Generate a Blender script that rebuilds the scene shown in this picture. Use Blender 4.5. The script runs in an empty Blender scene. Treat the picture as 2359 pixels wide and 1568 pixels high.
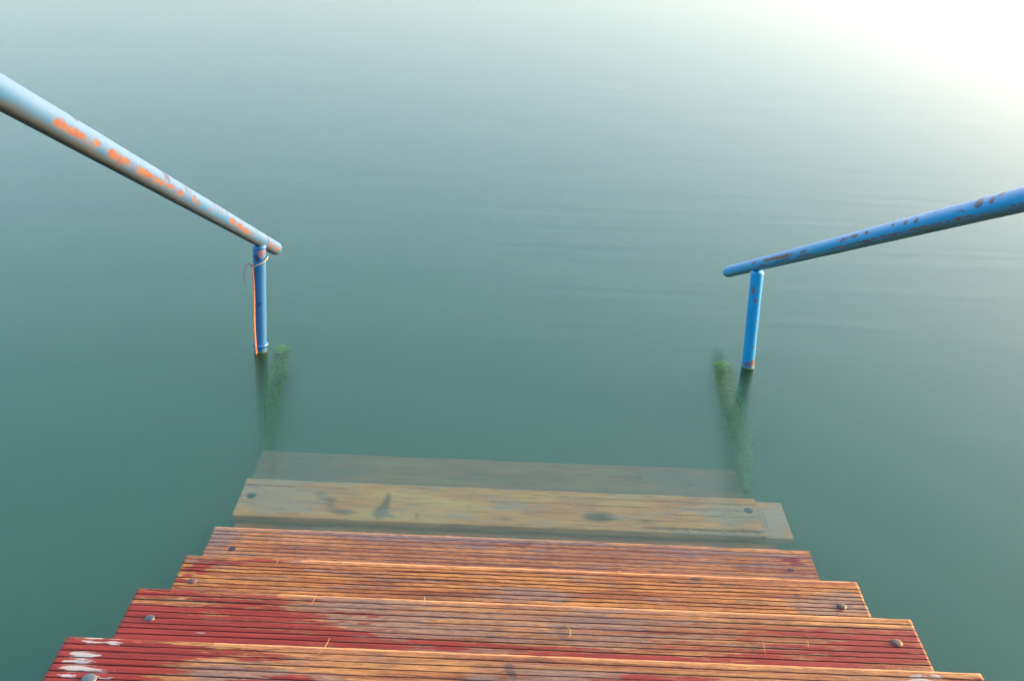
import bpy, bmesh, math, random
import numpy as np
from mathutils import Vector, Matrix, noise as mnoise

R = math.radians
scene = bpy.context.scene
COL = scene.collection
random.seed(7)

# ------------------------------------------------------------------ camera
CAM_H = 1.3227
PITCH, ROLL = R(25.0), R(2.3)
right = Vector((1, 0, 0)); fwd = Vector((0, math.cos(PITCH), -math.sin(PITCH))); upv = Vector((0, math.sin(PITCH), math.cos(PITCH)))
cx = math.cos(ROLL) * right + math.sin(ROLL) * upv
cy = -math.sin(ROLL) * right + math.cos(ROLL) * upv
cam_data = bpy.data.cameras.new("camera")
cam = bpy.data.objects.new("camera", cam_data); COL.objects.link(cam)
m = Matrix((cx, cy, -fwd)).transposed().to_4x4(); m.translation = (0, 0, CAM_H)
cam.matrix_world = m
cam_data.sensor_width = 36.0
cam_data.lens = 36.0 * 2600 / 2358
cam_data.clip_start = 0.02
cam_data.clip_end = 6000
cam_data.dof.use_dof = True
cam_data.dof.focus_distance = 1.75
cam_data.dof.aperture_fstop = 11
scene.camera = cam

# ------------------------------------------------------------------ sky, sun, exposure
SUN_EL, SUN_AZ = R(8.0), R(71.0)          # azimuth clockwise from +Y (away from the camera)
world = bpy.data.worlds.new("World"); scene.world = world; world.use_nodes = True
nt = world.node_tree; nt.nodes.clear()
sky = nt.nodes.new("ShaderNodeTexSky"); sky.sky_type = 'NISHITA'; sky.sun_disc = False
sky.sun_elevation = SUN_EL; sky.sun_rotation = SUN_AZ
sky.air_density = 1.0; sky.dust_density = 4.0; sky.ozone_density = 1.15; sky.altitude = 100
bg = nt.nodes.new("ShaderNodeBackground"); bg.inputs[1].default_value = 0.15
wo = nt.nodes.new("ShaderNodeOutputWorld")
tint = nt.nodes.new('ShaderNodeMix'); tint.data_type = 'RGBA'; tint.blend_type = 'MULTIPLY'; tint.inputs[0].default_value = 1.0; tint.inputs[7].default_value = (1.055, .975, 1.0, 1)   # hazy, slightly warm air
nt.links.new(sky.outputs[0], tint.inputs[6]); nt.links.new(tint.outputs[2], bg.inputs[0]); nt.links.new(bg.outputs[0], wo.inputs[0])
sd = bpy.data.lights.new("sun", 'SUN'); sd.energy = 1.0; sd.angle = R(0.6); sd.color = (1.0, 0.56, 0.28)
sun = bpy.data.objects.new("sun", sd); COL.objects.link(sun)
sdir = Vector((math.sin(SUN_AZ) * math.cos(SUN_EL), math.cos(SUN_AZ) * math.cos(SUN_EL), math.sin(SUN_EL)))
sun.rotation_euler = sdir.to_track_quat('Z', 'Y').to_euler(); sun.location = sdir * 20
scene.view_settings.view_transform = 'Standard'; scene.view_settings.look = 'None'
scene.view_settings.exposure = 3.06; scene.view_settings.gamma = 1.0
scene.view_settings.use_curve_mapping = False
scene.cycles.volume_bounces = 6
scene.cycles.transparent_max_bounces = 16
scene.cycles.max_bounces = 14
scene.cycles.caustics_reflective = False

# ------------------------------------------------------------------ node helpers
class NT:
    def __init__(s, name):
        s.m = bpy.data.materials.new(name); s.m.use_nodes = True
        s.t = s.m.node_tree; s.t.nodes.clear()
        s.out = s.t.nodes.new("ShaderNodeOutputMaterial")
    def n(s, typ, **kw):
        nd = s.t.nodes.new(typ)
        for k, v in kw.items(): setattr(nd, k, v)
        return nd
    def l(s, a, b): s.t.links.new(a, b)
    def val(s, sock, v):
        if isinstance(v, bpy.types.NodeSocket): s.l(v, sock)
        else: sock.default_value = v
    def attr(s, name): return s.n("ShaderNodeAttribute", attribute_name=name).outputs["Fac"]
    def coords(s, scale=(1, 1, 1), rot=(0, 0, 0), kind="Object", rnd=True):
        tc = s.n("ShaderNodeTexCoord").outputs[kind]
        mp = s.n("ShaderNodeMapping"); mp.inputs["Scale"].default_value = scale; mp.inputs["Rotation"].default_value = rot
        if rnd:
            oi = s.n("ShaderNodeObjectInfo"); mu = s.n("ShaderNodeMath", operation='MULTIPLY'); s.l(oi.outputs["Random"], mu.inputs[0]); mu.inputs[1].default_value = 37.0
            ad = s.n("ShaderNodeVectorMath", operation='ADD'); s.l(tc, ad.inputs[0]); s.l(mu.outputs[0], ad.inputs[1]); tc = ad.outputs[0]
        s.l(tc, mp.inputs["Vector"]); return mp.outputs[0]
    def noise(s, vec, scale=1, detail=4, rough=.55, dist=0, col=False):
        nd = s.n("ShaderNodeTexNoise"); s.l(vec, nd.inputs["Vector"])
        nd.inputs["Scale"].default_value = scale; nd.inputs["Detail"].default_value = detail
        nd.inputs["Roughness"].default_value = rough; nd.inputs["Distortion"].default_value = dist
        return nd.outputs[1 if col else 0]
    def math(s, op, a, b=0.0, clamp=False):
        nd = s.n("ShaderNodeMath", operation=op, use_clamp=clamp); s.val(nd.inputs[0], a); s.val(nd.inputs[1], b); return nd.outputs[0]
    def step(s, v, lo, hi):
        nd = s.n("ShaderNodeMapRange", interpolation_type='SMOOTHSTEP'); s.val(nd.inputs[0], v)
        nd.inputs[1].default_value = lo; nd.inputs[2].default_value = hi; return nd.outputs[0]
    def mix(s, f, a, b):
        nd = s.n("ShaderNodeMix", data_type='RGBA'); s.val(nd.inputs[0], f)
        for sock, v in ((nd.inputs[6], a), (nd.inputs[7], b)):
            if isinstance(v, bpy.types.NodeSocket): s.l(v, sock)
            else: sock.default_value = (*v, 1)
        return nd.outputs[2]
    def ramp(s, v, stops):
        nd = s.n("ShaderNodeValToRGB"); s.l(v, nd.inputs[0]); e = nd.color_ramp.elements
        while len(e) < len(stops): e.new(.5)
        for q, (p, c) in zip(e, stops): q.position = p; q.color = (*c, 1)
        return nd.outputs[0]
    def bsdf(s, color, rough=.5, bump=None, strength=.5, dist=.001, **kw):
        b = s.n("ShaderNodeBsdfPrincipled"); s.val(b.inputs["Base Color"], color if isinstance(color, bpy.types.NodeSocket) else (*color, 1))
        s.val(b.inputs["Roughness"], rough)
        for k, v in kw.items(): s.val(b.inputs[k], v)
        if bump is not None:
            bm_ = s.n("ShaderNodeBump"); bm_.inputs["Strength"].default_value = strength; bm_.inputs["Distance"].default_value = dist
            s.l(bump, bm_.inputs["Height"]); s.l(bm_.outputs[0], b.inputs["Normal"])
        s.l(b.outputs[0], s.out.inputs[0]); return b

def wood_material(name, light, mid, dark, greyc=(.25, .20, .17), redc=(.27, .032, .022), rough=.62, value=.62, soft=1.0, fib_amt=1.0):
    s = NT(name)
    v1 = s.coords((2.2 * soft ** -.5, 46 * soft, 46 * soft)); g1 = s.noise(v1, 1, 5, .6, .5)
    v2 = s.coords((9, 420, 420)); g2 = s.noise(v2, 1, 4, .7, .2)
    v3 = s.coords((5, 22, 22)); g3 = s.noise(v3, 1, 3, .5)
    grain = s.math('ADD', s.math('MULTIPLY', g1, .65), s.math('MULTIPLY', g2, .35))
    c = s.ramp(grain, [(.37, dark), (.46, mid), (.54, light), (.64, tuple(min(1, x * 1.3) for x in light))])
    c = s.mix(s.step(g3, .48, .68), c, s.mix(.55, c, dark))
    # knots and dark stains set per board
    st = s.math('ADD', s.attr('stain'), s.math('MULTIPLY', s.math('SUBTRACT', g1, .5), .9))
    c = s.mix(s.math('MULTIPLY', s.step(st, .25, .75), .85), c, (.085, .06, .062))
    # silvery weathering
    gv = s.noise(s.coords((7, 60 * soft, 60 * soft)), 1, 6, .65, .3)
    gv2 = s.noise(s.coords((30, 560, 560)), 1, 4, .7, .3)
    gf = s.math('ADD', s.math('ADD', gv, s.math('MULTIPLY', s.attr('grey'), 1.2)), s.math('MULTIPLY', s.math('SUBTRACT', gv2, .2), .6))
    c = s.mix(s.math('MULTIPLY', s.step(gf, .72, .86), .7), c, greyc)
    # pink and ochre remains of worn stain
    pk = s.noise(s.coords((16, 120, 120)), 1, 3, .6)
    c = s.mix(s.math('MULTIPLY', s.step(pk, .52, .66), .45), c, (.33, .13, .10))
    # flaking red paint
    pn = s.noise(s.coords((9, 70, 70)), 1, 7, .70, .4)
    pn2 = s.noise(s.coords((26, 480, 480)), 1, 5, .7, .2)
    pf = s.math('ADD', s.math('ADD', s.math('MULTIPLY', s.math('SUBTRACT', pn, .5), 3.0), s.math('MULTIPLY', s.math('SUBTRACT', pn2, .5), 2.2)), s.attr('paint'))
    pm = s.step(pf, -.05, .12)
    rv = s.noise(s.coords((12, 160, 160)), 1, 3)
    redmix = s.mix(s.step(rv, .3, .7), tuple(x * .8 for x in redc), tuple(min(1, x * 1.25) for x in redc))
    c = s.mix(pm, c, redmix)
    # white splashes
    wn = s.noise(s.coords((60, 260, 260)), 1, 5, .7)
    wf = s.math('ADD', s.attr('white'), s.math('MULTIPLY', s.math('SUBTRACT', wn, .5), 2.0))
    wm = s.step(wf, .45, .5)
    c = s.mix(wm, c, (.50, .49, .46))
    # sunlight on the far edge painted in as pale orange, over rubbed wood
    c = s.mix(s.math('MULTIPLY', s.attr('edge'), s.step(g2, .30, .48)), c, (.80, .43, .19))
    # pigment kept in the milled grooves
    gn = s.noise(s.coords((14, 200, 200)), 1, 4)
    c = s.mix(s.math('MULTIPLY', s.attr('groove'), s.step(gn, .30, .48)), c, (.13, .030, .024))
    fm = s.noise(s.coords((40, 700, 700)), 1, 5, .75)
    fk = s.mix(s.step(fm, .36, .62), (.50, .50, .52), (1.28, 1.26, 1.22))
    mm = s.n('ShaderNodeMix', data_type='RGBA', blend_type='MULTIPLY'); mm.inputs[0].default_value = fib_amt; s.l(c, mm.inputs[6]); s.l(fk, mm.inputs[7]); cb = c; c = s.mix(s.math('MULTIPLY', pm, .65), mm.outputs[2], cb)
    fib = s.noise(s.coords((150, 900, 900)), 1, 3, .7)
    fib2 = s.noise(s.coords((420, 500, 500)), 1, 2, .6)
    h = s.math('ADD', s.math('MULTIPLY', fib, .6), s.math('MULTIPLY', fib2, .5))
    h = s.math('MULTIPLY', h, s.math('SUBTRACT', 1.0, s.math('MULTIPLY', pm, .75)))
    h = s.math('ADD', h, s.math('MULTIPLY', pm, .9))
    h = s.math('ADD', h, s.math('MULTIPLY', g1, .8))
    rg = s.math('SUBTRACT', rough, s.math('MULTIPLY', pm, .12))
    hs = s.n("ShaderNodeHueSaturation"); hs.inputs["Value"].default_value = value; hs.inputs["Saturation"].default_value = 1.0; s.l(c, hs.inputs["Color"]); s.bsdf(hs.outputs[0], rg, h, 1.0, .0013, **{'Specular IOR Level': .2})
    return s.m

M = {}
M['wood_dry'] = wood_material('wood_dry', (.50, .26, .095), (.35, .145, .055), (.19, .065, .035))
M['wood_orange'] = wood_material('wood_orange', (.50, .235, .07), (.36, .13, .04), (.17, .05, .028))
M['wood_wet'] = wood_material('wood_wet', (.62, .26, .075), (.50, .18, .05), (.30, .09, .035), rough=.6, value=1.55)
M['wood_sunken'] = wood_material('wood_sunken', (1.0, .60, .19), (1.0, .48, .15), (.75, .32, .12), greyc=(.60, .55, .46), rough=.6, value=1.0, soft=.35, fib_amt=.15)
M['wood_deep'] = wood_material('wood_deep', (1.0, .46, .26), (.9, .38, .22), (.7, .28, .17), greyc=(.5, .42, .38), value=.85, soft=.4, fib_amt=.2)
M['wood_plain'] = wood_material('wood_plain', (.40, .24, .13), (.28, .15, .08), (.13, .07, .05), greyc=(.28, .26, .24))

def pipe_material(name, base, faded, fade_sheen_amt, rustc, rustc2, under, rough):  # faded: chalky fading on rails, painted sky sheen on posts
    s = NT(name)
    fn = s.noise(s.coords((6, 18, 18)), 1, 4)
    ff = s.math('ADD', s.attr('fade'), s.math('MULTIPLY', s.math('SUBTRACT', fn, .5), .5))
    c = s.mix(s.math('MULTIPLY', s.step(ff, .1, .9), fade_sheen_amt), base, faded)  # rails: chalky fading; posts: sky sheen painted on one side
    # undershadow painted into the lower side
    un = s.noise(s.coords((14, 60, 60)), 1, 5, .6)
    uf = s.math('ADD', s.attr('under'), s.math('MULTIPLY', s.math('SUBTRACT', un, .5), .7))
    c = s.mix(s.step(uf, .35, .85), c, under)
    # dark chipped marks
    dn = s.noise(s.coords((60, 90, 90)), 1, 4, .6, .4)
    df = s.math('ADD', s.attr('chip'), s.math('MULTIPLY', s.math('SUBTRACT', dn, .5), 2.2))
    dm = s.step(df, .22, .36)
    c = s.mix(s.math('MULTIPLY', dm, .92), c, (.02, .022, .06))
    # rust
    rn = s.noise(s.coords((60, 95, 95)), 1, 7, .70, .5)
    rn2 = s.noise(s.coords((230, 300, 300)), 1, 4, .7, .3)
    rf = s.math('ADD', s.math('ADD', s.attr('rust'), s.math('MULTIPLY', s.math('SUBTRACT', rn, .5), 3.2)), s.math('MULTIPLY', s.math('SUBTRACT', rn2, .5), 2.6))
    rm = s.step(rf, .34, .62)
    c2 = s.noise(s.coords((70, 70, 70)), 1, 4)
    c = s.mix(rm, c, s.mix(s.step(c2, .4, .62), rustc, rustc2))
    rg = s.math('ADD', rough, s.math('MULTIPLY', rm, .35))
    h = s.math('ADD', s.math('MULTIPLY', rm, -.5), s.math('MULTIPLY', s.noise(s.coords((200, 200, 200)), 1, 3), .35))
    s.bsdf(c, rg, h, .6, .0006)
    return s.m
BLUE = (.001, .20, .44)
M['paint_faded'] = pipe_material('paint_faded', (.014, .095, .23), (.042, .12, .26), .85, (.115, .032, .016), (.11, .065, .042), (.060, .075, .090), .58)
M['paint_blue'] = pipe_material('paint_blue', BLUE, (.06, .24, .52), .2, (.11, .045, .03), (.10, .06, .045), (.05, .09, .12), .30)
M['paint_post'] = pipe_material('paint_post', (.002, .105, .28), (.12, .20, .36), .25, (.13, .035, .03), (.28, .13, .09), (.03, .06, .06), .30)

def simple(name, col, rough, bumpscale=300, strength=.4, var=.25, **kw):
    s = NT(name); nz = s.noise(s.coords((bumpscale,) * 3), 1, 4)
    c = s.mix(nz, tuple(x * (1 - var) for x in col), tuple(min(1, x * (1 + var)) for x in col))
    s.bsdf(c, rough, nz, strength, .0006, **kw); return s.m
M['bolt_grey'] = simple('bolt_grey', (.07, .08, .085), .42, 250, Metallic=.55)
M['bolt_white'] = simple('bolt_white', (.06, .095, .105), .5, 250)
M['bolt_rust'] = simple('bolt_rust', (.075, .05, .04), .6, 250, Metallic=.2)
M['bolt_dark'] = simple('bolt_dark', (.10, .05, .06), .6, 250, Metallic=.2)
M['cord'] = simple('cord', (.50, .20, .07), .8, 900, .6)  # hanging end: orange sunlight put into the string's colour
M['cord_pale'] = simple('cord_pale', (.30, .27, .23), .8, 900, .6)
M['weed_post'] = simple('weed_post', (.11, .24, .06), .8, 40, var=.6)
M['weed'] = simple('weed', (.14, .50, .07), 1.0, 25, .1, var=.2)
M['straw'] = simple('straw', (.42, .20, .07), .7, 400)
M['grass_green'] = simple('grass_green', (.18, .20, .06), .6, 400)
M['bed'] = simple('bed', (.30, .28, .15), .95, 5, var=.4)
M['rock'] = simple('rock', (.50, .48, .30), .9, 20, var=.3)

def water_material():
    s = NT('water')
    tc = s.n("ShaderNodeTexCoord").outputs["Object"]
    # long low ripples, gently curved, smoothed by the long exposure
    dn = s.noise(tc, .35, 2, .5, 0, True)
    off = s.n("ShaderNodeVectorMath", operation='MULTIPLY_ADD'); s.l(dn, off.inputs[0]); off.inputs[1].default_value = (.5, .5, 0); s.l(tc, off.inputs[2])
    def layer(rot, sc, detail):
        mp = s.n("ShaderNodeMapping"); mp.inputs["Rotation"].default_value = (0, 0, R(rot)); mp.inputs["Scale"].default_value = sc
        s.l(off.outputs[0], mp.inputs["Vector"]); return s.noise(mp.outputs[0], 1, detail, .5)
    h = s.math('ADD', s.math('MULTIPLY', layer(14, (.9, 6.5, 1), 2), .006), s.math('MULTIPLY', layer(22, (1.2, 15, 1), 2), .0042))
    h = s.math('ADD', h, s.math('MULTIPLY', layer(-6, (.5, 2.2, 1), 1), .004))
    bm_ = s.n("ShaderNodeBump"); bm_.inputs["Strength"].default_value = 1; bm_.inputs["Distance"].default_value = WATER_BUMP
    s.l(h, bm_.inputs["Height"])
    fr = s.n("ShaderNodeFresnel"); fr.inputs["IOR"].default_value = 1.33; s.l(bm_.outputs[0], fr.inputs["Normal"]); fr_ = fr.outputs[0]
    gl = s.n("ShaderNodeBsdfGlossy"); gl.inputs["Roughness"].default_value = .22; s.l(bm_.outputs[0], gl.inputs["Normal"])
    tr = s.n("ShaderNodeBsdfRefraction"); tr.inputs["IOR"].default_value = 1.33; tr.inputs["Roughness"].default_value = .13; s.l(bm_.outputs[0], tr.inputs["Normal"]); mx = s.n("ShaderNodeMixShader")
    s.l(fr_, mx.inputs[0]); s.l(tr.outputs[0], mx.inputs[1]); s.l(gl.outputs[0], mx.inputs[2]); s.l(mx.outputs[0], s.out.inputs[0])
    pv = s.n("ShaderNodeVolumePrincipled"); pv.inputs["Density"].default_value = WATER_DENSITY
    pv.inputs["Color"].default_value = (*WATER_COLOR, 1); pv.inputs["Absorption Color"].default_value = (0, 0, 0, 1)
    pv.inputs["Anisotropy"].default_value = 0.0
    s.l(pv.outputs[0], s.out.inputs[1]); return s.m
WATER_BUMP = 0.14
WATER_DENSITY = 3.0
WATER_COLOR = (.32, .70, .53)
M['water'] = water_material()

# ------------------------------------------------------------------ mesh helpers
def link(name, me, mat, parent=None, loc=None):
    me.materials.append(mat); o = bpy.data.objects.new(name, me); COL.objects.link(o)
    if parent: o.parent = parent
    if loc is not None: o.location = loc
    return o
def tag(o, label=None, cat=None, group=None, kind=None):
    for k, v in (('label', label), ('category', cat), ('group', group), ('kind', kind)):
        if v: o[k] = v
    return o
def empty(name, loc=(0, 0, 0)):
    o = bpy.data.objects.new(name, None); COL.objects.link(o); o.location = loc; o.empty_display_size = .05; return o
def smooth(me, on=True):
    me.polygons.foreach_set('use_smooth', [on] * len(me.polygons))
def frames(pts):
    """parallel transport frames along a polyline"""
    T = []
    for i in range(len(pts)):
        a = pts[max(i - 1, 0)]; b = pts[min(i + 1, len(pts) - 1)]; T.append((b - a).normalized())
    n = Vector((0, 0, 1)) if abs(T[0].z) < .9 else Vector((1, 0, 0))
    N = []
    for t in T:
        n = (n - t * n.dot(t)).normalized(); N.append(n)
    return T, N
def tube_mesh(name, pts, rad, seg=12, cap=True):
    pts = [Vector(p) for p in pts]; T, N = frames(pts); vs = []; fs = []
    rr = rad if callable(rad) else (lambda t: rad)
    for i, p in enumerate(pts):
        B = T[i].cross(N[i]); r = rr(i / (len(pts) - 1))
        for k in range(seg):
            a = 2 * math.pi * k / seg; vs.append(p + (N[i] * math.cos(a) + B * math.sin(a)) * r)
    for i in range(len(pts) - 1):
        for k in range(seg):
            k2 = (k + 1) % seg; fs.append((i * seg + k, i * seg + k2, (i + 1) * seg + k2, (i + 1) * seg + k))
    if cap:
        fs.append(tuple(range(seg - 1, -1, -1))); q = (len(pts) - 1) * seg; fs.append(tuple(range(q, q + seg)))
    me = bpy.data.meshes.new(name); me.from_pydata(vs, [], fs); smooth(me); me.update(); return me

# ------------------------------------------------------------------ treads
W = 1.2
def field(spots, u, r):
    v = 0.0
    for (uc, rc, su, sr, a) in spots:
        d = ((u - uc) / su) ** 2 + ((r - rc) / sr) ** 2
        if d < 6: v += a * math.exp(-d)
    return v
def board_mesh(name, length, width, thick, pitch, seed, paint0=-.6, paint=(), grey=(), stain=(), white=(), grooved=True, wob=.0004, jag=.0010, pspan=None, edge_bare_sun=(0.1, 1.0)):
    rnd = random.Random(seed)
    prof = [(-.004, -thick, 0, 0), (0, -thick + .004, 0, 0), (0, -.0045, 0, 0), (-.0006, -.002, 0, 0), (-.002, -.0006, 0, 0), (-.0045, 0, 0, 0)]
    y = .0045; k = 0
    nr = int((width - .004) / pitch)
    for k in range(nr):
        w_ = pitch * rnd.uniform(.88, 1.12)
        y0, y1 = y, y + w_ - .0024
        if y1 > width - .008: break
        g = 1.0 if grooved else 0.0
        for q in (.06, .35, .65, .94): prof.append((-(y0 + (y1 - y0) * q), 0, 0, k + q - .5))
        prof.append((-(y1 - .0001), -.0001 * g, 0, k + .5))
        if grooved:
            prof += [(-(y1 + .0005), -.0008, 1, k), (-(y1 + .0007), -.0021, 1, k), (-(y1 + .0014), -.0022, 1, k), (-(y1 + .0017), -.0008, 1, k), (-(y1 + .0023), -.0001, 0, k + 1)]
        y = y1 + .0024
    prof += [(-(width - .003), 0, 0, k + 1), (-(width - .0008), -.0012, 0, k + 1), (-width, -.004, 0, k + 1), (-width, -thick + .004, 0, k + 1), (-(width - .004), -thick, 0, k + 1)]
    n = len(prof); dx = .004; nx = int(length / dx); xs = [length * i / nx for i in range(nx + 1)]
    rid_off = [rnd.uniform(-1, 1) for _ in range(30)]
    vs = []; A = {a: [] for a in ('paint', 'grey', 'stain', 'white', 'groove', 'edge')}
    sv = seed * 13.7
    for x in xs:
        u = x / length
        for j, (py, pz, gr, r) in enumerate(prof):
            top = pz > -.005
            wy = mnoise.noise(Vector((x * 2.3, round(r) * .8, sv))) * wob * 3.2 if 5 < j < n - 5 else 0
            wz = mnoise.noise(Vector((x * 6, py * 60, sv + 5))) * wob + (mnoise.noise(Vector((x * 60, py * 90, sv + 9))) * wob * .6 if top else 0)
            xo = 0
            if u in (0, 1): xo = mnoise.noise(Vector((r * 2.1 + py * 40, u * 9, sv))) * jag - (0.0012 if gr and u == 1 else 0) + (.0012 if gr and u == 0 else 0)
            fy = mnoise.noise(Vector((x * 25, 3, sv))) * .0006 if (j < 6) else 0
            vs.append((x - length / 2 + xo, py + wy + fy, pz + (wz if j > 1 else 0)))
            ru = u + rid_off[int(round(r)) % 30] * .035
            p = paint0 + field(paint, ru, r) - .25 * abs((r - round(r)) * 2) ** 3
            if 1 <= j <= 7 and edge_bare_sun[0] < u < edge_bare_sun[1]: p = -1.3
            A['paint'].append(p); A['grey'].append(field(grey, u, r)); A['stain'].append(field(stain, u, r)); A['white'].append(field(white, u, r)); A['groove'].append(float(gr)); A['edge'].append((1.0 if 1 <= j <= 5 else .6 if j == 6 else .15 if j == 7 else 0.0) if edge_bare_sun[0] < u < edge_bare_sun[1] and grooved else 0.0)
    fs = []
    for i in range(nx):
        for j in range(n):
            j2 = (j + 1) % n; fs.append((i * n + j, i * n + j2, (i + 1) * n + j2, (i + 1) * n + j))
    c = (nx) * n
    fs.append(tuple(range(n - 1, -1, -1))); fs.append(tuple(c + j for j in range(n)))
    me = bpy.data.meshes.new(name); me.from_pydata(vs, [], fs)
    smooth(me); me.polygons[-1].use_smooth = False; me.polygons[-2].use_smooth = False
    for a, v in A.items():
        at = me.attributes.new(a, 'FLOAT', 'POINT'); at.data.foreach_set('value', v)
    me.update()
    bm_ = bmesh.new(); bm_.from_mesh(me); bmesh.ops.recalc_face_normals(bm_, faces=bm_.faces); bm_.to_mesh(me); bm_.free()
    return me

def bolt(parent, x, y, mat, r=.0074, h=.0026):
    vs = []; fs = []; seg = 20
    prof = [(1.0, 0), (1.0, .25), (.93, .55), (.72, .85), (.40, .98), (0.02, 1.0)]
    for (a, b) in prof:
        for k in range(seg):
            t = 2 * math.pi * k / seg; vs.append((a * r * math.cos(t), a * r * math.sin(t), b * h - .001))
    for i in range(len(prof) - 1):
        for k in range(seg):
            k2 = (k + 1) % seg; fs.append((i * seg + k, i * seg + k2, (i + 1) * seg + k2, (i + 1) * seg + k))
    fs.append(tuple((len(prof) - 1) * seg + k for k in range(seg)))
    me = bpy.data.meshes.new('bolt'); me.from_pydata(vs, [], fs); smooth(me)
    o = link('bolt', me, mat, parent, (x, y, .0006)); return o

stairs = empty('wooden_steps', (0.033, 2.0, -1.0))
tag(stairs, 'weathered wooden steps with flaking red paint leading down into the green lake', 'steps')
def tread(cx_, y, z, mesh, mat, rz=0, ry=0, label=None):
    o = link('tread', mesh, mat, stairs); o.location = Vector((cx_, y, z)) - stairs.location
    o.rotation_euler = (0, ry, rz)
    if label: o['label'] = label
    return o
TW = .145
# A: nearest in view
mA = board_mesh('tread', W, TW, .028, .0128, 3, -.62,
    paint=[(.02, 5, .10, 9, 1.5), (.09, 2, .06, 1.6, .5), (.15, 1, .12, .8, .9), (.235, 5, .035, 1.8, 1.2), (.22, 2, .05, 1.2, .5), (.64, 2.2, .07, .9, 1.1), (.70, 3.5, .1, 1, .7), (1.0, 3, .025, 6, 1.2), (.22, 8, .1, 2, .6), (.75, 8, .2, 2, .5)],
    grey=[(.20, 4, .05, 2, .3), (.58, 3, .08, 2, .28), (.28, 6, .05, 1.5, .25), (.45, 4, .02, 2, .2)],
    stain=[(.02, 5.6, .012, .9, .45), (.483, 1.5, .006, 1.2, .7), (.489, 3, .006, 1.4, .8), (.496, 4.4, .007, 1.2, .7), (.35, 2, .02, .8, .4), (.235, 4, .01, .8, .6)],
    white=[(.030, 0.1, .013, .35, .8), (.055, 0.2, .010, .35, .75), (.024, 2.0, .012, .45, 1.0), (.036, 2.2, .014, .3, .9), (.028, 3.1, .017, .35, .95), (.026, 4.0, .015, .35, .95), (.045, 4.2, .022, .28, .9), (.024, 5.2, .012, .35, .95), (.060, 5.3, .012, .25, .8), (.93, .8, .012, .6, .9), (.915, 1.4, .012, .5, .8), (.95, .1, .008, .5, .8)], edge_bare_sun=(.16, 1))
tA = tread(.032, 1.171, .324, mA, M['wood_dry'], label='nearest wooden tread with red paint and white splashes at its left end')
mB = board_mesh('tread', W, TW, .028, .0125, 5, -.55,
    paint=[(.03, 5, .17, 9, 1.25), (.02, 1.6, .06, .9, -.9), (.25, 4, .1, 2.5, .42), (.22, 8, .22, 2, .55), (.45, 7, .25, .8, .7), (.55, 9, .3, 1.2, .7), (.95, 4, .17, 3.4, 1.15), (.82, 7, .12, 1.5, .6), (.85, 1, .12, .7, -.5), (.78, 9, .3, 1.2, .8), (.66, 5.5, .05, .8, .6)],
    grey=[(.28, 2, .08, 2.5, .2), (.35, 5, .1, 4, .16), (.6, 3, .14, 4, .14), (.87, 6, .08, 2, .16)],
    stain=[(.5, 3, .03, .5, .2), (.033, 5.2, .013, .8, .55), (.967, 4.2, .015, .9, .6), (.955, 3.7, .012, .5, .4)], white=[(.02, 2.2, .02, .4, .35), (.1, 6.8, .01, .4, .55)], edge_bare_sun=(.18, .97))
tB = tread(.035, 1.4185, .213, mB, M['wood_dry'], label='wooden tread with worn centre and red paint at both ends')
mC = board_mesh('tread', W, TW, .028, .0110, 8, -.85,
    paint=[(.10, 0.6, .05, 1.6, 1.1), (.02, 2, .05, 1.4, .7), (.13, 6.5, .05, .6, .8), (.0, 5, .012, 9, 1.0), (.16, 2.5, .03, .5, .6), (.99, 0, .015, 1.5, 1.1), (.985, 7, .01, 2, .9), (.47, 3.5, .04, .7, .35), (.08, 9, .08, 1, .6)],
    grey=[(.04, 1.2, .04, .5, .35), (.52, 6, .06, 1.5, .3), (.95, 6.5, .05, 1.6, .4), (.97, 3.5, .03, 1.2, .3)],
    stain=[(.0, 6.4, .03, .7, .4), (.963, 6.2, .022, .8, .5), (.52, 6, .045, 1.3, .55), (.757, .3, .009, .5, .9), (.762, 1.6, .014, 1.4, .45), (.90, 2.2, .016, 1, .45), (.903, 3.8, .006, .5, .9), (.257, 2.6, .02, .25, .9), (.24, 2, .06, .6, .25)], edge_bare_sun=(.17, .99), wob=.0009)
tC = tread(.033, 1.661, .101, mC, M['wood_orange'], label='orange bare wooden tread just above the water')
mD = board_mesh('tread', W, TW, .028, .0125, 11, -.95,
    paint=[(.48, 1.2, .05, 1.2, .75), (.985, 3, .022, 3, 1.5), (.95, 1.5, .02, 1, .7), (.0, 5, .008, 8, .8)],
    grey=[(.01, 2, .03, 4, .25), (.36, 0, .3, .8, .3), (.42, 1.2, .08, 1.5, .15), (.85, 1, .08, 2, .12)],
    stain=[(.13, 2.3, .05, .8, .15)], edge_bare_sun=(0, .95))
tD = tread(.016, 1.898, -.0035, mD, M['wood_wet'], ry=R(.05), label='wooden tread lying right at the water surface')
mE = board_mesh('tread', W - .055, TW, .03, .0125, 14, -1.1, grooved=False,
    paint=[(.15, 2, .012, 2, .8), (.17, 5, .012, 2, .8), (.28, 2, .008, 2, .8), (.272, 6, .016, 2, .8)],
    grey=[(.05, 4, .07, 5, .3), (.95, 5, .05, 5, .3), (.5, 4, .06, 3, .1)],
    stain=[(.15, 3, .018, 2.2, .5), (.175, 6, .018, 2.2, .55), (.205, 8.5, .03, 1.4, .6), (.283, 4, .010, 3, .5), (.275, 8, .02, 3, .6), (.50, 8, .05, 2, .4), (.69, 7, .045, 2.3, .75), (.78, 8, .03, 1.6, .5), (.0, 5, .02, 3, .4), (.345, 8.5, .008, 1.4, .5), (.975, 5, .01, 4, .3)])
tE = tread(-.012, 2.170, -.112, mE, M['wood_sunken'], label='sunken yellowish tread with dark stains under the water')
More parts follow.
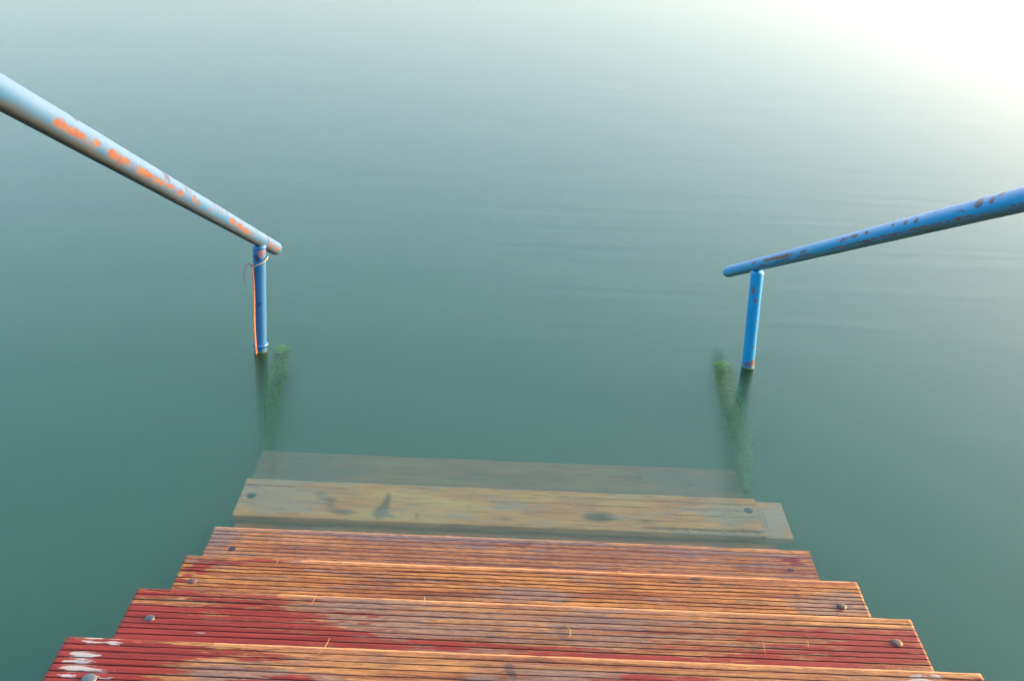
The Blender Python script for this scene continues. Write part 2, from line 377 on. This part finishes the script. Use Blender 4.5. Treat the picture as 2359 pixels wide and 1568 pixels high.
mE2 = board_mesh('tread_end', .058, TW - .006, .03, .0125, 15, -1.2, grooved=False, grey=[(.5, 5, .6, 6, .3)], stain=[(.15, 5, .1, 5, .6)])
tE2 = tread(.590, 2.160, -.114, mE2, M['wood_sunken'], label='pale sunken block patching the right end of the sunken tread'); tE2.name = 'tread_end'
mF = board_mesh('tread', W - .04, .20, .03, .0125, 17, -1.0, grooved=False, paint=[(.45, 6, .3, 6, .5)], grey=[(.1, 5, .12, 8, .2), (.9, 5, .12, 8, .2)], stain=[(.5, 4, .4, 1.2, .3)])
tF = tread(-.02, 2.391, -.232, mF, M['wood_deep'], label='deepest tread, faint and brown in the murky water')
# narrow board under the sunken tread's near edge, seen through the gap
mG = board_mesh('cleat', W - .03, .09, .025, .0125, 19, -1.0, grooved=False, paint=[(.5, 3, .2, 5, .5)])
tG = tread(.005, 2.035, -.150, mG, M['wood_wet'], label='narrow brown board in the gap below the sunken tread'); tG.name = 'cleat'
# the steps go on up behind the camera
for i in (1, 2):
    o = tread(.033, 1.171 - .245 * i, .324 + .111 * i, mA if i == 1 else mB, M['wood_dry'])
# bolts
bolt(tA, -.5435, -.079, M['bolt_white'], .0095, .0028)
bolt(tB, -.560, -.072, M['bolt_grey']); bolt(tB, .562, -.060, M['bolt_rust'], .0088, .0036)
bolt(tC, -.5685, -.076, M['bolt_dark'], .0075); bolt(tC, .556, -.075, M['bolt_rust'], .0082, .0036); 
bolt(tD, -.548, -.075, M['bolt_dark'], .0070, .0025); bolt(tD, .548, -.070, M['bolt_dark'], .0065, .0025)
bolt(tE, -.548, -.07, M['bolt_white'], .010, .003); bolt(tE, .551, -.05, M['bolt_white'], .010, .003)

# stringers under the treads
def slab(name, pts, x0, x1):
    vs = [(x0, y, z) for y, z in pts] + [(x1, y, z) for y, z in pts]; n = len(pts)
    fs = [tuple(range(n)), tuple(range(2 * n - 1, n - 1, -1))] + [(i, n + i, n + (i + 1) % n, (i + 1) % n) for i in range(n)]
    me = bpy.data.meshes.new(name); me.from_pydata(vs, [], fs)
    bm_ = bmesh.new(); bm_.from_mesh(me); bmesh.ops.recalc_face_normals(bm_, faces=bm_.faces)
    bmesh.ops.bevel(bm_, geom=bm_.edges[:], offset=.003, segments=2, affect='EDGES'); bm_.to_mesh(me); bm_.free()
    for a in ('paint', 'grey', 'stain', 'white', 'groove', 'edge'):
        at = me.attributes.new(a, 'FLOAT', 'POINT'); at.data.foreach_set('value', [-1.0 if a == 'paint' else 0.0] * len(me.vertices))
    return me
sl = .111 / .245
def line(y): return .324 - .031 - (y - 1.171) * sl
for sx in (-.46, .48):
    y0, y1 = .45, 2.0
    pts = [(y0, line(y0) - .07), (y0, line(y0) - .19), (y1, line(y1) - .19 - .02), (y1, line(y1) - .07 - .02)]
    link('stringer', slab('stringer', pts, sx, sx + .045), M['wood_plain'], stairs, -stairs.location)
for yy, zz in ((1.171, .324), (1.4185, .213), (1.661, .101), (1.898, -.012)):
    for sx in (-.46, .48):
        pts = [(yy - .13, zz - .031), (yy - .02, zz - .031), (yy - .02, line(yy - .02) - .075), (yy - .13, line(yy - .13) - .075)]
        link('bracket', slab('bracket', pts, sx - .030, sx - .002), M['wood_plain'], stairs, -stairs.location)

# ------------------------------------------------------------------ handrails
def pipe(name, p0, p1, r, mat, parent, spots, cap0=True, cap1=True, seed=1, under_amt=.8, sheen_dir=None, dents=.0):
    """pipe along local X from p0; attributes by position s (0..1) and by the angle round the pipe"""
    p0 = Vector(p0); p1 = Vector(p1); L = (p1 - p0).length; d = (p1 - p0).normalized()
    z_ = Vector((0, 0, 1)) if abs(d.z) < .9 else Vector((0, -1, 0))
    z_ = (z_ - d * z_.dot(d)).normalized(); y_ = z_.cross(d)
    seg = 32; nx = max(8, int(L / .006)); vs = []; A = {a: [] for a in ('rust', 'chip', 'fade', 'under')}
    rings = []
    if cap0:
        for q in (0.12, .45, .75, .93): a = math.acos(q); rings.append((r * (1 - math.sin(a)) * .7 - .0, math.cos(a)))
        rings = [(r * .7 * (1 - math.sqrt(1 - q * q)), q) for q in (.02, .3, .6, .85, .96)]
    body0 = r * .7 if cap0 else 0; body1 = L - (r * .7 if cap1 else 0)
    rings += [(body0 + (body1 - body0) * i / nx, 1) for i in range(nx + 1)]
    if cap1: rings += [(L - r * .7 * (1 - math.sqrt(1 - q * q)), q) for q in (.96, .85, .6, .3, .02)]
    for (x, q) in rings:
        for k in range(seg):
            a = 2 * math.pi * k / seg; c, s_ = math.cos(a), math.sin(a)
            rr = r * q * (1 + .012 * mnoise.noise(Vector((x * 8, c * 1.5, s_ * 1.5 + seed))) * (1 if q == 1 else 0))
            vs.append((x, -rr * c, rr * s_))
            s = x / L; deg = math.degrees(math.atan2(s_, c))
            for key in ('rust', 'chip'):
                v = 0
                for (kk, sc, dg, ss, sg, amp) in spots:
                    if kk != key: continue
                    dd = (deg - dg + 180) % 360 - 180; e = ((s - sc) / ss) ** 2 + (dd / sg) ** 2
                    if e < 7: v += amp * math.exp(-e)
                A[key].append(v - .55)
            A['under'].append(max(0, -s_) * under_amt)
            A['fade'].append(.5 + .5 * s_ if sheen_dir is None else .5 + .5 * (c * sheen_dir[0] + s_ * sheen_dir[1]))
    n = len(rings); fs = []
    for i in range(n - 1):
        for k in range(seg):
            k2 = (k + 1) % seg; fs.append((i * seg + k, i * seg + k2, (i + 1) * seg + k2, (i + 1) * seg + k))
    fs.append(tuple(range(seg - 1, -1, -1))); fs.append(tuple((n - 1) * seg + k for k in range(seg)))
    me = bpy.data.meshes.new(name); me.from_pydata(vs, [], fs); smooth(me)
    for a, v in A.items(): me.attributes.new(a, 'FLOAT', 'POINT').data.foreach_set('value', v)
    bm_ = bmesh.new(); bm_.from_mesh(me); bmesh.ops.recalc_face_normals(bm_, faces=bm_.faces); bm_.to_mesh(me); bm_.free()
    o = link(name, me, mat, parent)
    mt = Matrix((d, y_, z_)).transposed().to_4x4(); mt.translation = p0 - parent.location
    o.matrix_basis = mt
    return o
def ring_mesh(name, r, rr, flat=1.0):
    vs = []; fs = []; n, k = 32, 10
    for i in range(n):
        a = 2 * math.pi * i / n
        for j in range(k):
            b = 2 * math.pi * j / k; q = r + rr * math.cos(b); vs.append((q * math.cos(a), q * math.sin(a), rr * flat * math.sin(b)))
    for i in range(n):
        for j in range(k):
            i2, j2 = (i + 1) % n, (j + 1) % k; fs.append((i * k + j, i2 * k + j, i2 * k + j2, i * k + j2))
    me = bpy.data.meshes.new(name); me.from_pydata(vs, [], fs); smooth(me)
    for a in ('rust', 'chip', 'fade', 'under'): me.attributes.new(a, 'FLOAT', 'POINT').data.foreach_set('value', [(-.45 if a in ('rust', 'chip') else .3)] * len(vs))
    return me

# left rail (local y of the pipe points to -X side .. angles: 90 = top, 0/180 = sides, -90 = underside)
LP = Vector((-.6705, 2.7122, 0)); LT = Vector((-.6565, 2.7122, .298))
ldir = Vector((-.0502, .9007, -.4315)).normalized()
lail_mid = Vector((-.6565, 2.7163, .3128))
left = empty('handrail', LP)
tag(left, 'faded pale blue pipe handrail with orange rust patches, string tied to its post', 'handrail')
lr_r = .0188
L_end = lail_mid + ldir * .27; L_start = lail_mid - ldir * 2.0
LL = (L_end - L_start).length
def sL(back): return (2.0 - back) / LL        # position along the rail, metres before the post
SP = []
# the side of the pipe that faces the camera is local angle about 0..-60 (right-hand and lower side)
for back, ss, dg, amp in ((1.50, .05, -18, 1.3), (1.42, .04, -20, .9), (1.37, .012, -8, 1.2), (1.30, .02, -22, 1.0), (1.25, .05, -18, 1.3), (1.14, .05, -22, 1.2), (1.05, .05, -24, 1.15), (.97, .03, -10, .8), (.90, .05, -22, 1.1), (.80, .012, 0, 1.35), (.76, .02, -22, .9), (.66, .03, -18, .8), (.44, .03, -6, 1.4), (.36, .04, -14, 1.5), (.27, .05, -20, 1.4), (.19, .02, -24, 1.0), (-.08, .03, -22, 1.1), (-.18, .05, -24, 1.2)):
    SP.append(('rust', sL(back), dg - 3, ss / LL, 30, amp + .02))
for back, ss, dg, amp in ((1.01, .007, 20, 1.35), (.99, .012, 8, 1.3), (.86, .008, 12, 1.35), (.83, .006, 0, 1.2), (.62, .006, 5, 1.35), (.585, .006, 2, 1.35), (.55, .005, 5, 1.3), (.50, .006, -4, 1.1), (.14, .005, 2, 1.2), (.10, .005, 2, 1.2), (-.03, .012, 0, 1.3), (1.44, .02, 45, 1.1)):
    SP.append(('chip', sL(back), dg + 14, ss / LL, 34, amp + .6))
for q in range(17): SP.append(('rust', sL(-.2 + q * .11), -20, .045 / LL, 15, .50 + .25 * math.sin(q * 2.3)))
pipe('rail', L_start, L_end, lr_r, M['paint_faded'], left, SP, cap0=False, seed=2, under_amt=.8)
SPp = [('rust', .93, 60, .03, 80, 1.3), ('rust', .97, 40, .02, 80, 1.0), ('rust', .70, 90, .1, 40, .7), ('rust', .4, 60, .2, 40, .45), ('chip', .5, 90, .3, 50, .65), ('chip', .9, 100, .04, 60, 1.2)]
pipe('post', LP + Vector((.0, 0, -.9)) + (LP - LT) * 0, LP + Vector((0, 0, .001)), .0172, M['weed_post'], left, [], cap0=False, cap1=False, seed=3, under_amt=.6)
pipe('post', LP, LT, .0165, M['paint_post'], left, SPp, cap0=False, cap1=False, seed=3, under_amt=0, sheen_dir=(.9, -.2))  # pale sky reflection painted down the post's right side
c_ = link('collar', ring_mesh('collar', .0170, .0034, 1.7), M['paint_post'], left, (.001, 0, .017))
link('weld', ring_mesh('weld', .0160, .0019, 1.4), M['paint_post'], left, LT - LP + Vector((0, 0, -.004)))

RP = Vector((.6364, 2.7338, 0)); RT = Vector((.6274, 2.7338, .272))
rdir = Vector((-.0177, .9099, -.4145)).normalized()
rm_ = Vector((.6277, 2.7370, .2910))
rightr = empty('handrail', RP)
tag(rightr, 'bright blue pipe handrail with brown rust along its underside, no string on it', 'handrail')
R_end = rm_ + rdir * .38; R_start = rm_ - rdir * 2.0; RL = (R_end - R_start).length
def sR(back): return (2.0 - back) / RL
SP = []
# camera sees the left-hand side of this pipe: angles near 180
for back, ss, dg, amp in ((.02, .04, 198, .95), (.15, .06, 204, 1.2), (.25, .06, 206, 1.3), (.35, .06, 208, 1.3), (.48, .04, 208, 1.1), (.75, .035, 198, 1.25), (.82, .03, 194, 1.3), (.89, .02, 190, 1.1), (1.02, .010, 186, 1.2), (1.2, .006, 180, 1.0), (-.25, .02, 190, .9), (1.6, .03, 200, 1.1)):
    SP.append(('rust', sR(back), dg - 28, ss / RL, 17, amp + .35))
for back in (.1, .3, .5, .7, .85, 1.0, 1.15, 1.3, 1.5): SP.append(('rust', sR(back), 213, .08 / RL, 12, 1.45))
for back, ss, dg, amp in ((1.355, .010, 160, 1.8), (1.42, .009, 158, 1.8), (1.36, .02, 190, 1.15), (1.40, .012, 184, 1.2), (1.30, .02, 200, 1.0), (1.13, .012, 188, 1.35), (1.08, .014, 186, 1.15), (.2, .01, 180, .9), (-.1, .006, 180, 1.0)):
    SP.append(('chip', sR(back), dg - 24, ss / RL, 22, amp + .1))
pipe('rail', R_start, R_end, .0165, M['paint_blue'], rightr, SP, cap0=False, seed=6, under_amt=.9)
SPr = [('rust', .82, 120, .05, 40, 1.3), ('rust', .72, 95, .03, 30, 1.1), ('rust', .5, 50, .05, 30, 1.1), ('rust', .35, 60, .04, 30, 1.1), ('rust', .22, 60, .05, 30, 1.1), ('rust', .04, 90, .035, 180, 1.35), ('rust', .08, 50, .04, 60, 1.0)]
pipe('post', RP + Vector((0, 0, -.9)), RP + Vector((0, 0, .001)), .0172, M['weed_post'], rightr, [], cap0=False, cap1=False, seed=8, under_amt=.6)
pipe('post', RP, RT, .0162, M['paint_blue'], rightr, SPr, cap0=False, cap1=False, seed=8, under_amt=0, sheen_dir=(.9, -.2))  # right side painted paler as sky sheen, like the left post
link('weld', ring_mesh('weld', .0158, .0016, 1.3), M['paint_blue'], rightr, RT - RP + Vector((0, 0, -.002)))

# string tied round the left post
st = empty('string', LT - Vector((0, 0, .04)))
tag(st, 'thin string knotted round the top of the left post and hanging to the water', 'string')
base = st.location.copy()
k0 = Vector((-.0175, -.011, -.012))
pts = []
for i in range(33):
    a = math.pi * 1.18 + 2 * math.pi * i / 32
    pts.append(Vector((.0190 * math.cos(a), .0190 * math.sin(a), -.004 + .011 * math.cos(a - .2) * 1.0)))
link('loop', tube_mesh('loop', pts, .0021, 8), M['cord_pale'], st)
kn = [k0 + Vector((.004 * math.cos(t * 2.4), -.001 + .004 * math.sin(t * 2.4), .0045 * math.cos(t * 1.3))) for t in np.linspace(0, 6, 30)]
link('knot', tube_mesh('knot', kn, .0018, 8), M['cord_pale'], st)
tl = [k0 + Vector(p) for p in ((0, 0, 0), (-.006, -.002, .004), (-.013, -.003, .0035), (-.019, -.004, -.004), (-.022, -.004, -.018), (-.0225, -.004, -.035), (-.022, -.004, -.052))]
def spl(P, n=8):
    out = []; P = [Vector(p) for p in P]
    for i in range(len(P) - 1):
        a = P[max(i - 1, 0)]; b = P[i]; c = P[i + 1]; d = P[min(i + 2, len(P) - 1)]
        for k in range(n):
            t = k / n; out.append(.5 * ((2 * b) + (c - a) * t + (2 * a - 5 * b + 4 * c - d) * t * t + (3 * b - a - 3 * c + d) * t ** 3))
    out.append(P[-1]); return out
link('tail', tube_mesh('tail', spl(tl), .0016, 8), M['cord_pale'], st)
tl2 = [k0 + Vector(p) for p in ((0, 0, 0), (-.008, -.003, .007), (-.015, -.003, .002), (-.017, -.003, -.006))]
link('tail', tube_mesh('tail', spl(tl2), .0013, 8), M['cord_pale'], st)
hang = []
for i in range(30):
    t = i / 29; z = -.016 - t * (.255 + base.z - .252)
    hang.append(k0 + Vector((.0005 - .004 * t + .0015 * math.sin(t * 7), -.006 - .006 * t, z - k0.z)))
zmin = -(base.z) - .012
hang = [Vector((p.x, p.y, p.z)) for p in hang]
sc_ = (zmin - hang[0].z) / (hang[-1].z - hang[0].z)
hang = [Vector((p.x, p.y, hang[0].z + (p.z - hang[0].z) * sc_)) for p in hang]
link('hanging_end', tube_mesh('hanging_end', hang, .0027, 8), M['cord'], st)

# ------------------------------------------------------------------ water weed growing on the sunken posts
def weed(name, path, rad, n, label, seed):
    rnd = random.Random(seed); vs = []; fs = []; P = spl(path, 10)
    for i in range(n):
        t = rnd.random() ** 1.7 * .9; ii = min(int(t * (len(P) - 1)), len(P) - 2); q = P[ii].lerp(P[ii + 1], t * (len(P) - 1) - ii)
        r = rad(t) * (1 - .7 * t); a = rnd.uniform(0, 2 * math.pi)
        c = q + Vector((math.cos(a) * r * rnd.random(), math.sin(a) * r * rnd.random(), rnd.uniform(-.01, .01)))
        if c.z > -.004: c.z = -.004
        l = rnd.uniform(.008, .022); w = rnd.uniform(.0007, .0018)
        d = Vector((rnd.gauss(0, .55), rnd.gauss(0, .5), rnd.uniform(.2, 1))).normalized(); s = d.cross(Vector((rnd.gauss(0, 1), rnd.gauss(0, 1), rnd.gauss(0, 1)))).normalized() * w
        b = len(vs); tip = c + d * l
        if tip.z > -.003: tip.z = -.003
        vs += [c - s, c + s, (c + tip) / 2 + s * 1.3, tip, (c + tip) / 2 - s * 1.3]; fs.append((b, b + 1, b + 2, b + 3, b + 4))
    me = bpy.data.meshes.new(name); me.from_pydata(vs, [], fs); smooth(me)
    o = link(name, me, M['weed']); link('stem', tube_mesh('stem', P[1:], lambda t: rad(t) * .7 * (1 - .6 * t), 10), M['weed_post'], o); tag(o, label, 'water weed', 'water weeds by the sunken posts'); return o
weed('water_weed', [(-.617, 2.735, -.006), (-.613, 2.67, -.05), (-.608, 2.60, -.10), (-.612, 2.53, -.18), (-.605, 2.45, -.27), (-.585, 2.36, -.33)], lambda t: .014 + .012 * math.sin(t * 3), 6000, 'green water weed rising beside the sunken left post', 1)
weed('water_weed', [(.570, 2.745, -.006), (.568, 2.67, -.05), (.574, 2.59, -.10), (.582, 2.50, -.15), (.585, 2.41, -.19), (.572, 2.31, -.185), (.556, 2.23, -.15)], lambda t: .016 + .028 * math.sin(min(1, t * 1.3) * 2.6), 9000, 'bushier green water weed beside the sunken right post', 2)

# ------------------------------------------------------------------ dry grass bits lying on the treads
def bit(tr, u, yb, ang, length, curve, mat, label, lift=.0015, r=.00055, rise=0):
    """tr: tread object; u,yb: position on it (local x, y)"""
    base = tr.location + stairs.location + Vector((u, yb, 0)); n = 9; pts = []
    for i in range(n):
        t = i / (n - 1) - .5; x = t * length; y = curve * (t * t * 4 - 1) * length * .25
        pts.append(Vector((x * math.cos(ang) - y * math.sin(ang), x * math.sin(ang) + y * math.cos(ang), lift + rise * (t + .5) * length + .001 * math.sin(3 * (t + .5)))))
    o = link('dry_grass' if mat != 'grass_green' else 'green_grass', tube_mesh('blade', pts, lambda t: r * .75 * (1.1 - .6 * abs(2 * t - 1)), 6), M[mat]); o.location = base
    tag(o, label, 'straw', 'bits of dried straw lying on the treads')
bit(tB, .064, -.066, R(100), .030, .8, 'grass_green', 'curled greenish grass blade at the middle of the second tread', r=.0012)
bit(tC, -.437, -.016, R(105), .017, .7, 'straw', 'short curved straw near the left end of the orange tread, left one of two', r=.0007, rise=.2)
bit(tC, -.378, -.008, R(60), .014, .4, 'straw', 'tiny straw near the left end of the orange tread, right one of two', r=.0006, rise=.2)
bit(tB, -.372, -.010, R(-60), .016, .5, 'straw', 'short straw leaning over the far edge of the second tread', r=.0007, rise=.2)
bit(tB, -.325, -.018, R(70), .024, .5, 'straw', 'thin curved straw near the far edge of the second tread', r=.0006, rise=.3)
bit(tA, -.262, -.010, R(58), .026, .4, 'straw', 'straw sticking up from the far edge of the nearest tread', r=.0007, rise=.4)
bit(tB, .357, -.082, R(88), .034, .1, 'straw', 'straight thin straw lying across the right half of the second tread', r=.0005)
bit(tB, .425, -.072, R(86), .018, .1, 'straw', 'short thin straw right of the long straw on the second tread', r=.0005)
bit(tB, -.155, -.012, R(80), .010, .5, 'cord_pale', 'tiny pale splinter standing at the far edge of the second tread', r=.0012, rise=.8)
bit(tC, .17, -.0, R(5), .018, 1.2, 'straw', 'tiny curled shaving on the far edge of the orange tread', r=.0009, lift=.002)

# ------------------------------------------------------------------ lake
def grid(name, x0, x1, y0, y1, nx, ny, zf, mat):
    vs = [(x0 + (x1 - x0) * i / nx, y0 + (y1 - y0) * j / ny, 0) for j in range(ny + 1) for i in range(nx + 1)]
    vs = [(x, y, zf(x, y)) for x, y, _ in vs]
    fs = [(j * (nx + 1) + i, j * (nx + 1) + i + 1, (j + 1) * (nx + 1) + i + 1, (j + 1) * (nx + 1) + i) for j in range(ny) for i in range(nx)]
    me = bpy.data.meshes.new(name); me.from_pydata(vs, [], fs); smooth(me); return link(name, me, mat)
# water body: one closed box, its top the surface
X, Y0, Y1, D = 3000, -40, 4000, 3.0
me = bpy.data.meshes.new('water')
vs = [(-X, Y0, 0), (X, Y0, 0), (X, Y1, 0), (-X, Y1, 0), (-X, Y0, -D), (X, Y0, -D), (X, Y1, -D), (-X, Y1, -D)]
me.from_pydata(vs, [], [(0, 1, 2, 3), (7, 6, 5, 4), (0, 4, 5, 1), (1, 5, 6, 2), (2, 6, 7, 3), (3, 7, 4, 0)])
water = link('water', me, M['water']); tag(water, kind='structure')
def bedz(x, y):
    return -1.35 + .12 * mnoise.noise(Vector((x * .8, y * .8, 1))) + .82 * math.exp(-((x + 1.0) / .28) ** 2 - ((y - 2.85) / .3) ** 2)
bed = grid('lake_bed', -12, 12, -8, 24, 120, 160, bedz, M['bed']); tag(bed, kind='structure')

# unseen deck added behind the viewer, at the steps' top, to shade the water
def plain_box(name, x0, x1, y0, y1, z0, z1, mat, parent=None):
    me = slab(name, [(y0, z0), (y1, z0), (y1, z1), (y0, z1)], x0, x1); return link(name, me, mat, parent)
shade_jetty = empty('jetty', (0, -1, .69)); tag(shade_jetty, kind='structure')
for i in range(22):
    y = .42 - i * .152
    o = plain_box('plank', -2.6, 2.7, y - .145, y, .665, .693, M['wood_plain'], shade_jetty); o.location = -shade_jetty.location
for x in (-2.3, -.8, .8, 2.4):
    for y in (.2, -2.4):
        o = plain_box('pile', x - .06, x + .06, y - .06, y + .06, -1.5, .664, M['wood_plain'], shade_jetty); o.location = -shade_jetty.location
